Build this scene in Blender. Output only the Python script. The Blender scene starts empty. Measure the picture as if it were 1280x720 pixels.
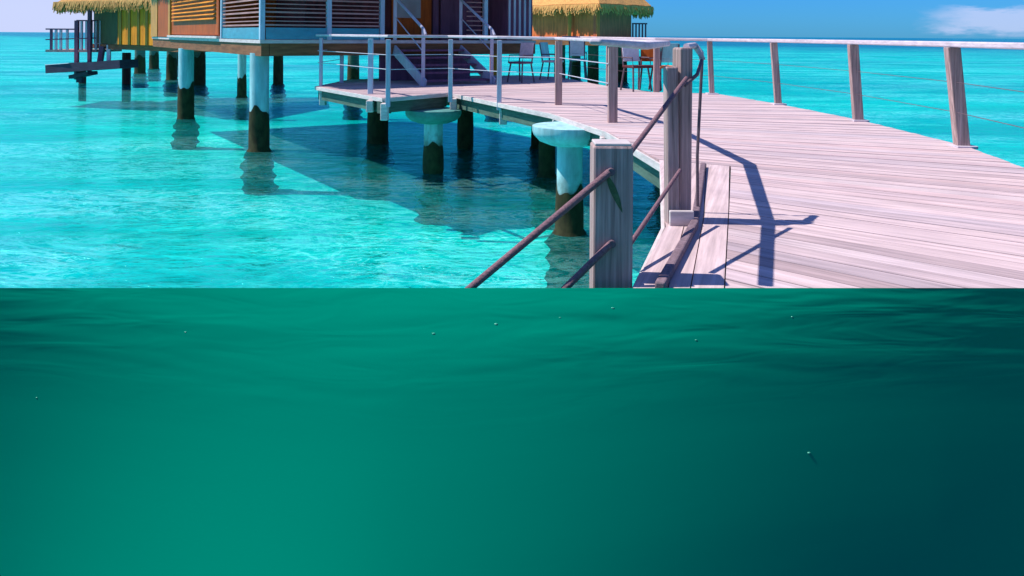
import bpy, bmesh, math, random
from mathutils import Vector, Matrix
random.seed(7)
S = bpy.context.scene
COL = S.collection
R = math.radians

# ------------------------------------------------------------------ camera
F = 1000.0                       # focal length in pixels of a 1280 wide frame
HZ = 44.0                        # row of the horizon in the middle of the frame
TH = math.atan(8.5 / 1280)       # roll
CAM = Vector((0, 0, 2.46))
DECK = 1.40                      # deck level; the lagoon is z = 0
cd = bpy.data.cameras.new('camera'); cam = bpy.data.objects.new('camera', cd); COL.objects.link(cam)
cd.sensor_width = 36; cd.lens = 36 * F / 1280; cd.shift_y = -(360 - HZ) / 1280
cd.clip_start = 0.05; cd.clip_end = 30000
cam.matrix_world = Matrix.Translation(CAM) @ Matrix.Rotation(R(90), 4, 'X') @ Matrix.Rotation(TH, 4, 'Z')
S.camera = cam

def ray(px, py):
    u = (px - 640) / F; v = (HZ - py) / F
    return Vector((u * math.cos(TH) - v * math.sin(TH), 1, u * math.sin(TH) + v * math.cos(TH)))
def at_z(px, py, z):
    d = ray(px, py); return CAM + d * ((z - CAM.z) / d.z)
def at_d(px, py, dist):
    return CAM + ray(px, py) * dist

# ------------------------------------------------------------------ materials
def new_mat(name):
    m = bpy.data.materials.new(name); m.use_nodes = True
    nt = m.node_tree; nt.nodes.clear()
    return m, nt, nt.nodes, nt.links
def N(nt, t, **kw):
    n = nt.nodes.new(t)
    for k, v in kw.items():
        if k in n.inputs: n.inputs[k].default_value = v
        else: setattr(n, k, v)
    return n
def ramp(nt, stops, interp='LINEAR'):
    n = nt.nodes.new('ShaderNodeValToRGB'); n.color_ramp.interpolation = interp
    cr = n.color_ramp
    while len(cr.elements) < len(stops): cr.elements.new(0.5)
    for e, (p, c) in zip(cr.elements, stops):
        e.position = p; e.color = tuple(c) + (1,) if len(c) == 3 else c
    return n
def c3(c, k=1.0): return (c[0] * k, c[1] * k, c[2] * k, 1)

def streak_mat(name, col, dark=0.55, scale=(30, 30, 1.2), rough=0.75, bump=0.35, coord='Object', spec=0.25, tint=None, attr=False, contrast=(0.3, 0.72)):
    """wood, thatch, painted metal: noise stretched along one axis, a second broad mottling, bump from the same grain"""
    m, nt, nd, lk = new_mat(name)
    tc = N(nt, 'ShaderNodeTexCoord'); mp = N(nt, 'ShaderNodeMapping'); mp.inputs['Scale'].default_value = scale
    lk.new(tc.outputs[coord], mp.inputs[0])
    n1 = N(nt, 'ShaderNodeTexNoise', Scale=1.0, Detail=6.0, Roughness=0.65); lk.new(mp.outputs[0], n1.inputs['Vector'])
    n2 = N(nt, 'ShaderNodeTexNoise', Scale=2.1, Detail=4.0, Roughness=0.6); lk.new(tc.outputs[coord], n2.inputs['Vector'])
    r = ramp(nt, [(contrast[0], c3(col, dark)), (contrast[1], c3(col, 1.12))]); lk.new(n1.outputs[0], r.inputs[0])
    mx = N(nt, 'ShaderNodeMix', data_type='RGBA', blend_type='MULTIPLY'); mx.inputs[0].default_value = 0.7
    r2 = ramp(nt, [(0.3, (0.78, 0.76, 0.80) if tint is None else tint), (0.7, (1.05, 1.03, 1.03))]); lk.new(n2.outputs[0], r2.inputs[0])
    lk.new(r.outputs[0], mx.inputs[6]); lk.new(r2.outputs[0], mx.inputs[7])
    out = mx.outputs[2]
    if attr:
        at = N(nt, 'ShaderNodeAttribute'); at.attribute_name = 'plank'
        m2 = N(nt, 'ShaderNodeMix', data_type='RGBA', blend_type='MULTIPLY'); m2.inputs[0].default_value = 1
        lk.new(out, m2.inputs[6]); lk.new(at.outputs['Color'], m2.inputs[7]); out = m2.outputs[2]
    p = N(nt, 'ShaderNodeBsdfPrincipled', Roughness=rough); p.inputs['Specular IOR Level'].default_value = spec
    lk.new(out, p.inputs['Base Color'])
    b = N(nt, 'ShaderNodeBump', Strength=bump, Distance=0.01); lk.new(n1.outputs[0], b.inputs['Height']); lk.new(b.outputs[0], p.inputs['Normal'])
    o = N(nt, 'ShaderNodeOutputMaterial'); lk.new(p.outputs[0], o.inputs[0])
    return m

M = {}
M['deck'] = streak_mat('bleached_deck', (0.70, 0.53, 0.515), dark=0.56, scale=(1.1, 26, 26), coord='UV', bump=0.3, attr=True, rough=0.8)
M['fascia'] = streak_mat('cream_edge_board', (0.66, 0.58, 0.55), dark=0.7, scale=(6, 6, 30), bump=0.2)
M['post'] = streak_mat('weathered_grey_timber', (0.54, 0.38, 0.35), dark=0.36, scale=(55, 55, 1.6), bump=0.6, rough=0.85)
M['curb'] = streak_mat('dark_grey_timber', (0.25, 0.17, 0.19), dark=0.5, scale=(40, 40, 40), bump=0.5, rough=0.85)
M['rail'] = streak_mat('pale_handrail_timber', (0.64, 0.56, 0.60), dark=0.7, scale=(7, 7, 40), bump=0.2, rough=0.65)
M['steel'] = streak_mat('brushed_steel', (0.50, 0.50, 0.60), dark=0.75, scale=(30, 30, 3), bump=0.05, rough=0.45, spec=0.5)
M['cable'] = streak_mat('dark_wire', (0.16, 0.11, 0.13), dark=0.6, scale=(40, 40, 40), bump=0.2, rough=0.6)
M['wire'] = streak_mat('pale_wire', (0.55, 0.53, 0.60), dark=0.8, scale=(40, 40, 40), bump=0.1, rough=0.5)
M['navy'] = streak_mat('dark_blue_grey_timber', (0.06, 0.05, 0.085), dark=0.5, scale=(3, 3, 20), bump=0.4)
M['rope'] = streak_mat('brown_rope', (0.27, 0.15, 0.17), dark=0.5, scale=(90, 90, 90), bump=0.7, rough=0.9)
M['beam'] = streak_mat('dark_beam_and_shaded_pile', (0.10, 0.17, 0.13), dark=0.5, scale=(3, 3, 25), bump=0.4)  # dark green beams; on piles the dark tone paints in their shade
M['concrete'] = streak_mat('painted_concrete', (0.38, 0.66, 0.68), dark=0.62, scale=(9, 9, 1.4), bump=0.15, rough=0.8)
def tide(m):                                   # olive tide stain creeping up from the waterline
    nt = m.node_tree; p = next(n for n in nt.nodes if n.type == 'BSDF_PRINCIPLED'); src = p.inputs['Base Color'].links[0].from_socket
    ge = N(nt, 'ShaderNodeNewGeometry'); sx = N(nt, 'ShaderNodeSeparateXYZ'); nt.links.new(ge.outputs['Position'], sx.inputs[0])
    nz = N(nt, 'ShaderNodeTexNoise', Scale=7.0, Detail=5.0, Roughness=0.65); nt.links.new(ge.outputs['Position'], nz.inputs['Vector'])
    ad = N(nt, 'ShaderNodeMath', operation='MULTIPLY_ADD'); nt.links.new(nz.outputs[0], ad.inputs[0]); ad.inputs[1].default_value = -0.7; nt.links.new(sx.outputs[2], ad.inputs[2])
    mr = N(nt, 'ShaderNodeMapRange'); mr.inputs[1].default_value = 0.02; mr.inputs[2].default_value = 0.40; mr.inputs[3].default_value = 0.9; mr.inputs[4].default_value = 0.0; nt.links.new(ad.outputs[0], mr.inputs[0])
    mx = N(nt, 'ShaderNodeMix', data_type='RGBA'); nt.links.new(mr.outputs[0], mx.inputs[0]); nt.links.new(src, mx.inputs[6]); mx.inputs[7].default_value = (0.075, 0.085, 0.035, 1)
    nt.links.new(mx.outputs[2], p.inputs['Base Color'])
tide(M['concrete'])
M['shaded_cap'] = streak_mat('shade_green_concrete', (0.10, 0.30, 0.27), dark=0.6, scale=(4, 4, 6), bump=0.3, rough=0.9)  # shade on the platform pile's cap painted in as dark green
M['algae'] = streak_mat('algae_growth', (0.050, 0.048, 0.018), dark=0.35, scale=(9, 9, 5), bump=1.0, rough=0.9)
M['thatch'] = streak_mat('golden_thatch', (0.86, 0.43, 0.13), dark=0.45, scale=(18, 18, 2.0), bump=1.0, rough=0.95)
M['old_thatch'] = streak_mat('greyed_thatch', (0.66, 0.36, 0.11), dark=0.4, scale=(18, 18, 2.0), bump=1.0, rough=0.95)
M['orange'] = streak_mat('varnished_orange_wood', (0.80, 0.28, 0.005), dark=0.45, scale=(1.0, 1.0, 22), bump=0.3, rough=0.6)
M['redwood'] = streak_mat('red_brown_wood', (0.52, 0.10, 0.004), dark=0.5, scale=(14, 14, 1.5), bump=0.3, rough=0.6)
M['board'] = streak_mat('honey_board', (0.62, 0.29, 0.06), dark=0.6, scale=(18, 18, 1.2), bump=0.2, rough=0.6)
M['ochre'] = streak_mat('ochre_wall', (0.90, 0.30, 0.01), dark=0.45, scale=(7, 7, 0.5), bump=0.3, rough=0.8)
M['greenwall'] = streak_mat('dark_green_wall', (0.07, 0.085, 0.03), dark=0.6, scale=(6, 6, 1), bump=0.3, rough=0.8)
M['beam_brown'] = streak_mat('brown_floor_beam', (0.30, 0.12, 0.05), dark=0.5, scale=(2, 2, 18), bump=0.3)
M['wall_brown'] = streak_mat('warm_brown_wall', (0.92, 0.22, 0.06), dark=0.6, scale=(10, 10, 1), bump=0.3)
M['wall_brown_shaded'] = streak_mat('shaded_brown_wall', (0.80, 0.17, 0.08), dark=0.6, scale=(10, 10, 1), bump=0.3)  # darker copy of the brown wall, shade of the right facet in the colour
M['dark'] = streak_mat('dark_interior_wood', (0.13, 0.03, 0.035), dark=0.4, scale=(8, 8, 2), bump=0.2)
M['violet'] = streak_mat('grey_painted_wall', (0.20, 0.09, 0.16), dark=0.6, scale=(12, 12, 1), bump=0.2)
M['slat'] = streak_mat('pale_slat', (0.50, 0.27, 0.25), dark=0.6, scale=(2, 2, 30), bump=0.2)
M['teal_panel'] = streak_mat('teal_glass_panel', (0.03, 0.30, 0.40), dark=0.75, scale=(3, 3, 9), bump=0.05, rough=0.25, spec=0.5)
M['teal_post'] = streak_mat('pale_blue_post', (0.40, 0.56, 0.68), dark=0.8, scale=(10, 10, 2), bump=0.1, rough=0.5)
M['white'] = streak_mat('white_canvas', (0.80, 0.79, 0.80), dark=0.88, scale=(12, 12, 12), bump=0.1, rough=0.8)
M['pink'] = streak_mat('pink_canvas', (0.74, 0.60, 0.60), dark=0.8, scale=(12, 12, 12), bump=0.1, rough=0.8)
M['green_smear'] = streak_mat('dull_green', (0.09, 0.16, 0.08), dark=0.5, scale=(40, 40, 30), bump=0.8, rough=0.95)
M['pane'] = streak_mat('grey_pane', (0.30, 0.27, 0.27), dark=0.85, scale=(2, 2, 2), bump=0.02, rough=0.15, spec=0.5)

# ------------------------------------------------------------------ mesh helpers
class MB:
    def __init__(s): s.bm = bmesh.new()
    def quadbox(s, c):                      # 8 corners: 0-3 bottom ring, 4-7 top ring
        v = [s.bm.verts.new(p) for p in c]
        for f in ((3, 2, 1, 0), (4, 5, 6, 7), (0, 1, 5, 4), (1, 2, 6, 5), (2, 3, 7, 6), (3, 0, 4, 7)):
            s.bm.faces.new([v[i] for i in f])
        return s
    def box(s, lo, hi):
        x0, y0, z0 = lo; x1, y1, z1 = hi
        return s.quadbox([(x0, y0, z0), (x1, y0, z0), (x1, y1, z0), (x0, y1, z0), (x0, y0, z1), (x1, y0, z1), (x1, y1, z1), (x0, y1, z1)])
    def bar(s, a, b, w, h, up=(0, 0, 1)):   # rectangular bar from a to b
        a = Vector(a); b = Vector(b); d = (b - a).normalized(); up = Vector(up)
        if abs(d.dot(up)) > 0.98: up = Vector((0, 1, 0))
        x = d.cross(up).normalized() * (w / 2); y = x.cross(d).normalized() * (h / 2)
        return s.quadbox([a - x - y, a + x - y, a + x + y, a - x + y, b - x - y, b + x - y, b + x + y, b - x + y])
    def tube(s, pts, r, n=10, r2=None):
        pts = [Vector(p) for p in pts]; rings = []
        for i, p in enumerate(pts):
            d = (pts[min(i + 1, len(pts) - 1)] - pts[max(i - 1, 0)]).normalized()
            up = Vector((0, 0, 1)) if abs(d.z) < 0.95 else Vector((0, 1, 0))
            x = d.cross(up).normalized(); y = x.cross(d)
            rr = r if r2 is None else r + (r2 - r) * i / (len(pts) - 1)
            rings.append([s.bm.verts.new(p + (x * math.cos(k * 2 * math.pi / n) + y * math.sin(k * 2 * math.pi / n)) * rr) for k in range(n)])
        for a, b in zip(rings, rings[1:]):
            for k in range(n): s.bm.faces.new((a[k], a[(k + 1) % n], b[(k + 1) % n], b[k]))
        s.bm.faces.new(rings[0][::-1]); s.bm.faces.new(rings[-1])
        return s
    def lathe(s, prof, n=24, c=(0, 0, 0), jit=0.0):   # (r, z) profile
        rings = []
        for r, z in prof:
            rings.append([s.bm.verts.new((c[0] + r * math.cos(k * 2 * math.pi / n), c[1] + r * math.sin(k * 2 * math.pi / n), c[2] + z + (random.uniform(-jit, jit) if jit else 0))) for k in range(n)])
        for a, b in zip(rings, rings[1:]):
            for k in range(n): s.bm.faces.new((a[k], a[(k + 1) % n], b[(k + 1) % n], b[k]))
        s.bm.faces.new(rings[0][::-1]); s.bm.faces.new(rings[-1])
        return s
    def prism(s, poly, z0, z1):
        a = [s.bm.verts.new((p[0], p[1], z0)) for p in poly]; b = [s.bm.verts.new((p[0], p[1], z1)) for p in poly]; n = len(poly)
        s.bm.faces.new(a[::-1]); s.bm.faces.new(b)
        for k in range(n): s.bm.faces.new((a[k], a[(k + 1) % n], b[(k + 1) % n], b[k]))
        return s
    def build(s, name, mat, parent=None, bevel=0.0, smooth=False):
        bmesh.ops.recalc_face_normals(s.bm, faces=s.bm.faces[:])
        me = bpy.data.meshes.new(name); s.bm.to_mesh(me); s.bm.free()
        o = bpy.data.objects.new(name, me); COL.objects.link(o)
        me.materials.append(mat)
        if parent is not None: o.parent = parent; o.matrix_parent_inverse = Matrix.Translation(-Vector(parent.location)) if parent.parent is None else Matrix.Identity(4)
        if parent is not None and parent.get('flat'): o.matrix_parent_inverse = Matrix.Identity(4)
        if bevel:
            md = o.modifiers.new('bevel', 'BEVEL'); md.width = bevel; md.segments = 2; md.limit_method = 'ANGLE'
        if smooth:
            for p in me.polygons: p.use_smooth = True
            md = o.modifiers.new('edges', 'EDGE_SPLIT'); md.split_angle = R(40)
        return o
def tag(o, label=None, cat=None, group=None, kind=None):
    for k, v in (('label', label), ('category', cat), ('group', group), ('kind', kind)):
        if v: o[k] = v
    return o
def thing(name, label, cat, loc=(0, 0, 0), group=None, flat=False):
    """an Empty at the thing's base; its parts are given in world coordinates (flat: in local ones)"""
    o = bpy.data.objects.new(name, None); COL.objects.link(o); o.location = loc
    o.empty_display_size = 0.2
    if flat: o['flat'] = 1
    return tag(o, label, cat, group)
def copy_tree(o, parent=None):
    c = o.copy(); COL.objects.link(c)
    if parent is not None: c.parent = parent
    for ch in list(o.children): copy_tree(ch, c)
    return c
def sub(name, mb, mat, part, **kw):           # sub-part: part sits at the thing's frame already
    o = mb.build(name, mat, None, **kw); o.parent = part
    o.matrix_parent_inverse = Matrix.Identity(4) if part.parent is None or part.parent.get('flat') else (part.matrix_parent_inverse.copy() if False else Matrix.Identity(4))
    return o

def lerp(a, b, t): return a + (b - a) * t

# ------------------------------------------------------------------ sky and sun
OFF = Vector((0.70, -0.06, -1.0))              # where a shadow falls per metre of height
to_sun = (-OFF).normalized()
sun_el = math.asin(to_sun.z); sun_az = math.atan2(to_sun.x, to_sun.y)   # azimuth from +Y, clockwise
W = bpy.data.worlds.new('World'); S.world = W; W.use_nodes = True
nt = W.node_tree; nt.nodes.clear(); lk = nt.links
sky = N(nt, 'ShaderNodeTexSky', sky_type='NISHITA'); sky.sun_disc = False
sky.sun_elevation = sun_el; sky.sun_rotation = sun_az; sky.air_density = 1.0; sky.dust_density = 0.2; sky.ozone_density = 5.0
tint = N(nt, 'ShaderNodeMix', data_type='RGBA', blend_type='MULTIPLY'); tint.inputs[0].default_value = 1
tint.inputs[7].default_value = (0.12, 0.50, 1.10, 1)          # clear, deeply blue tropical air
lk.new(sky.outputs[0], tint.inputs[6])
tc = N(nt, 'ShaderNodeTexCoord'); sx = N(nt, 'ShaderNodeSeparateXYZ'); lk.new(tc.outputs['Generated'], sx.inputs[0])
mp = N(nt, 'ShaderNodeMapping'); mp.inputs['Scale'].default_value = (1, 1, 4.5); lk.new(tc.outputs['Generated'], mp.inputs[0])
cn = N(nt, 'ShaderNodeTexNoise', Scale=5.0, Detail=8.0, Roughness=0.55); lk.new(mp.outputs[0], cn.inputs['Vector'])
def math_node(op, a, b=None, clamp=False):
    n = nt.nodes.new('ShaderNodeMath'); n.operation = op; n.use_clamp = clamp
    for i, v in enumerate((a, b)):
        if v is None: continue
        if isinstance(v, (int, float)): n.inputs[i].default_value = v
        else: lk.new(v, n.inputs[i])
    return n.outputs[0]
def rangemap(v, a, b, c=0.0, d=1.0):
    n = nt.nodes.new('ShaderNodeMapRange'); n.interpolation_type = 'SMOOTHSTEP'
    for i, x in enumerate((a, b, c, d)): n.inputs[i + 1].default_value = x
    lk.new(v, n.inputs[0]); return n.outputs[0]
# bank of pale haze cloud low on the left, a small cloud on the right, unseen thin ones overhead added to whiten the ambient
azl = math_node('DIVIDE', sx.outputs[0], math_node('MAXIMUM', sx.outputs[1], 0.01))
left = math_node('MULTIPLY', rangemap(math_node('ADD', azl, math_node('MULTIPLY', math_node('SUBTRACT', cn.outputs[0], 0.5), 0.3)), -0.16, -0.48), rangemap(sx.outputs[2], 0.22, 0.02))
small = N(nt, 'ShaderNodeTexNoise', Scale=26.0, Detail=6.0, Roughness=0.6); lk.new(mp.outputs[0], small.inputs['Vector'])
wob = math_node('MULTIPLY', math_node('SUBTRACT', small.outputs[0], 0.5), 0.030)
e1 = rangemap(math_node('ADD', sx.outputs[2], wob), 0.036, 0.026)
e2 = rangemap(math_node('ADD', sx.outputs[2], wob), 0.000, 0.012)
e3 = rangemap(math_node('ADD', azl, math_node('MULTIPLY', wob, 3)), 0.50, 0.57)
right = math_node('MULTIPLY', math_node('MULTIPLY', e1, e2), math_node('MULTIPLY', e3, 0.62))
hi = math_node('MULTIPLY', rangemap(cn.outputs[0], 0.40, 0.68), rangemap(sx.outputs[2], 0.12, 0.35, 0.0, 0.36))
cl = math_node('MAXIMUM', math_node('MAXIMUM', math_node('MULTIPLY', left, 0.92), right), hi)
cm = N(nt, 'ShaderNodeMix', data_type='RGBA'); lk.new(cl, cm.inputs[0]); lk.new(tint.outputs[2], cm.inputs[6])
cm.inputs[7].default_value = (4.9, 5.3, 7.6, 1)
bg = N(nt, 'ShaderNodeBackground', Strength=0.10); lk.new(cm.outputs[2], bg.inputs[0])
wo = N(nt, 'ShaderNodeOutputWorld'); lk.new(bg.outputs[0], wo.inputs[0])
sd = bpy.data.lights.new('sun', 'SUN'); sd.energy = 4.7; sd.angle = R(0.5); sd.color = (1.0, 0.95, 0.90)
so = bpy.data.objects.new('sun', sd); COL.objects.link(so); so.rotation_euler = to_sun.to_track_quat('Z', 'Y').to_euler()
so.location = (-20, -10, 30)
S.view_settings.view_transform = 'Standard'; S.view_settings.look = 'None'; S.view_settings.exposure = 0.42; S.view_settings.gamma = 1
S.view_settings.use_curve_mapping = False

# ------------------------------------------------------------------ the lagoon
def sea_mat():
    m, nt, nd, lk = new_mat('lagoon_surface')
    ge = N(nt, 'ShaderNodeNewGeometry')
    def noise(scale, detail, st=(1, 1, 1), rough=0.55, dist=0.0, rot=0.0):
        mp = N(nt, 'ShaderNodeMapping'); mp.inputs['Scale'].default_value = st; mp.inputs['Rotation'].default_value = (0, 0, rot); lk.new(ge.outputs['Position'], mp.inputs[0])
        n = N(nt, 'ShaderNodeTexNoise', Scale=scale, Detail=detail, Roughness=rough, Distortion=dist); lk.new(mp.outputs[0], n.inputs['Vector']); return n
    a = noise(0.55, 4, (0.6, 1.3, 1), 0.6, 0.6, R(-12)); b = noise(2.6, 5, (0.6, 1.25, 1), 0.6, 0.8, R(10)); c = noise(9.0, 3, (0.7, 1.2, 1), 0.55, 0.4)
    def add(x, y, k):
        n = N(nt, 'ShaderNodeMath', operation='MULTIPLY_ADD'); lk.new(y, n.inputs[0]); n.inputs[1].default_value = k; lk.new(x, n.inputs[2]); return n.outputs[0]
    h = add(add(a.outputs[0], b.outputs[0], 0.30), c.outputs[0], 0.07)
    bp = N(nt, 'ShaderNodeBump', Strength=1.0, Distance=0.26); lk.new(h, bp.inputs['Height'])
    # caustic strands and glints painted into the transmitted and diffuse colour
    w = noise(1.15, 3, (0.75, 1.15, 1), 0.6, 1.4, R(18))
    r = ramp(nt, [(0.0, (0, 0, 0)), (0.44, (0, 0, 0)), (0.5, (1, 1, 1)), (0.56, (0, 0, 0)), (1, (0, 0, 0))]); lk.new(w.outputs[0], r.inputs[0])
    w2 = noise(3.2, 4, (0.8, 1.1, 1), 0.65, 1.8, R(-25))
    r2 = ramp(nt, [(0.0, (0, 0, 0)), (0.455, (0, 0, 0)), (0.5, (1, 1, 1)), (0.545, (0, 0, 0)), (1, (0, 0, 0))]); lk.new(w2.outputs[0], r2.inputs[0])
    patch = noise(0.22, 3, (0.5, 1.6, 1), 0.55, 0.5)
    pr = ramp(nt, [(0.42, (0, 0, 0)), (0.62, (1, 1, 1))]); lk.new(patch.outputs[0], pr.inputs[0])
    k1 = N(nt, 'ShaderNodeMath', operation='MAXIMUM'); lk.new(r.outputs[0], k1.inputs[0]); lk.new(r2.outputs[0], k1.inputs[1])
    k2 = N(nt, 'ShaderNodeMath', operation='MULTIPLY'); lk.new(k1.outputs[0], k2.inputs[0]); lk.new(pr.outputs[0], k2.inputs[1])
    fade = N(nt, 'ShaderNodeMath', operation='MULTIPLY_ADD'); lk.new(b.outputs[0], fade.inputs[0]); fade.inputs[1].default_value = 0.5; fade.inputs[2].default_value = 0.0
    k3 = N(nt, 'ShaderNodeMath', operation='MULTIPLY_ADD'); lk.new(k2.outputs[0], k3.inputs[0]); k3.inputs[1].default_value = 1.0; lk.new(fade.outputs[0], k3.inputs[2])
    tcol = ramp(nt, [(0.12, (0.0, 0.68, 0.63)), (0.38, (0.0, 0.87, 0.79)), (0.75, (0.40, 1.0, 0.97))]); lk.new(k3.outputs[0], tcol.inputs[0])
    tr = N(nt, 'ShaderNodeBsdfTransparent'); lk.new(tcol.outputs[0], tr.inputs[0])
    rf = N(nt, 'ShaderNodeBsdfRefraction', Roughness=0.0, IOR=1.33); lk.new(tcol.outputs[0], rf.inputs[0]); lk.new(bp.outputs[0], rf.inputs['Normal'])
    m0 = N(nt, 'ShaderNodeMixShader'); m0.inputs[0].default_value = 0.10; lk.new(tr.outputs[0], m0.inputs[1]); lk.new(rf.outputs[0], m0.inputs[2])
    df = N(nt, 'ShaderNodeBsdfDiffuse'); dcol = ramp(nt, [(0.2, (0.0, 0.46, 0.46)), (0.75, (0.35, 0.96, 0.90))]); lk.new(k3.outputs[0], dcol.inputs[0]); lk.new(dcol.outputs[0], df.inputs[0]); lk.new(bp.outputs[0], df.inputs['Normal'])
    mx = N(nt, 'ShaderNodeMixShader'); front = N(nt, 'ShaderNodeMath', operation='SUBTRACT'); front.inputs[0].default_value = 1.0; lk.new(ge.outputs['Backfacing'], front.inputs[1])
    fd = N(nt, 'ShaderNodeMath', operation='MULTIPLY'); fd.inputs[1].default_value = 0.12; lk.new(front.outputs[0], fd.inputs[0]); lk.new(fd.outputs[0], mx.inputs[0])
    lk.new(m0.outputs[0], mx.inputs[1]); lk.new(df.outputs[0], mx.inputs[2])
    gl = N(nt, 'ShaderNodeBsdfGlossy', Roughness=0.06); gl.inputs[0].default_value = (0.16, 0.72, 0.80, 1); lk.new(bp.outputs[0], gl.inputs['Normal'])
    fr = N(nt, 'ShaderNodeFresnel', IOR=1.33); lk.new(bp.outputs[0], fr.inputs['Normal'])
    fm = N(nt, 'ShaderNodeMath', operation='MULTIPLY'); lk.new(fr.outputs[0], fm.inputs[0]); fg = N(nt, 'ShaderNodeMath', operation='MULTIPLY'); fg.inputs[1].default_value = 0.85; lk.new(front.outputs[0], fg.inputs[0]); lk.new(fg.outputs[0], fm.inputs[1])
    m2 = N(nt, 'ShaderNodeMixShader'); lk.new(fm.outputs[0], m2.inputs[0]); lk.new(mx.outputs[0], m2.inputs[1]); lk.new(gl.outputs[0], m2.inputs[2])
    o = N(nt, 'ShaderNodeOutputMaterial'); lk.new(m2.outputs[0], o.inputs[0])
    return m
def bed_mat():
    m, nt, nd, lk = new_mat('coral_sand')
    ge = N(nt, 'ShaderNodeNewGeometry')
    mp = N(nt, 'ShaderNodeMapping'); mp.inputs['Scale'].default_value = (0.35, 1.4, 1); lk.new(ge.outputs['Position'], mp.inputs[0])
    n1 = N(nt, 'ShaderNodeTexNoise', Scale=0.05, Detail=5.0, Roughness=0.6); lk.new(mp.outputs[0], n1.inputs['Vector'])
    n2 = N(nt, 'ShaderNodeTexNoise', Scale=0.7, Detail=5.0, Roughness=0.6); lk.new(ge.outputs['Position'], n2.inputs['Vector'])
    r1 = ramp(nt, [(0.34, (0.40, 0.50, 0.66)), (0.58, (1, 1, 1))]); lk.new(n1.outputs[0], r1.inputs[0])
    r2 = ramp(nt, [(0.3, (0.72, 0.72, 0.68)), (0.7, (0.88, 0.86, 0.80))]); lk.new(n2.outputs[0], r2.inputs[0])
    mx = N(nt, 'ShaderNodeMix', data_type='RGBA', blend_type='MULTIPLY'); mx.inputs[0].default_value = 1; lk.new(r1.outputs[0], mx.inputs[6]); lk.new(r2.outputs[0], mx.inputs[7])
    # beyond the reef the bottom is dark weed and rock
    sx = N(nt, 'ShaderNodeSeparateXYZ'); lk.new(ge.outputs['Position'], sx.inputs[0])
    mr = N(nt, 'ShaderNodeMapRange'); mr.interpolation_type = 'SMOOTHSTEP'; mr.inputs[1].default_value = 200; mr.inputs[2].default_value = 480
    yx = N(nt, 'ShaderNodeMath', operation='MULTIPLY_ADD'); lk.new(sx.outputs[0], yx.inputs[0]); yx.inputs[1].default_value = 1.2; lk.new(sx.outputs[1], yx.inputs[2]); lk.new(yx.outputs[0], mr.inputs[0])
    m2 = N(nt, 'ShaderNodeMix', data_type='RGBA'); lk.new(mr.outputs[0], m2.inputs[0]); lk.new(mx.outputs[2], m2.inputs[6]); m2.inputs[7].default_value = (0.02, 0.12, 0.30, 1)
    p = N(nt, 'ShaderNodeBsdfDiffuse'); lk.new(m2.outputs[2], p.inputs[0])
    o = N(nt, 'ShaderNodeOutputMaterial'); lk.new(p.outputs[0], o.inputs[0])
    return m
SEA = sea_mat()
def sheet(name, z, mat, xs, ys, zf=None):
    mb = MB(); g = [[mb.bm.verts.new((x, y, z if zf is None else zf(x, y))) for y in ys] for x in xs]
    for i in range(len(xs) - 1):
        for j in range(len(ys) - 1): mb.bm.faces.new((g[i][j], g[i + 1][j], g[i + 1][j + 1], g[i][j + 1]))
    return mb.build(name, mat)
big = [-9000, -3000, -900, -300, -100, -40, 0, 40, 100, 300, 900, 3000, 9000]
yb = [3.6, 30, 60, 100, 160, 260, 500, 1000, 3000, 9000, 16000]
tag(sheet('lagoon_water', 0, SEA, big, yb), kind='structure')
tag(sheet('seabed', -0.86, bed_mat(), big, yb, lambda x, y: -0.86 - max(0, min(1, (y - 260) / 600)) * 4), kind='structure')

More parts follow.
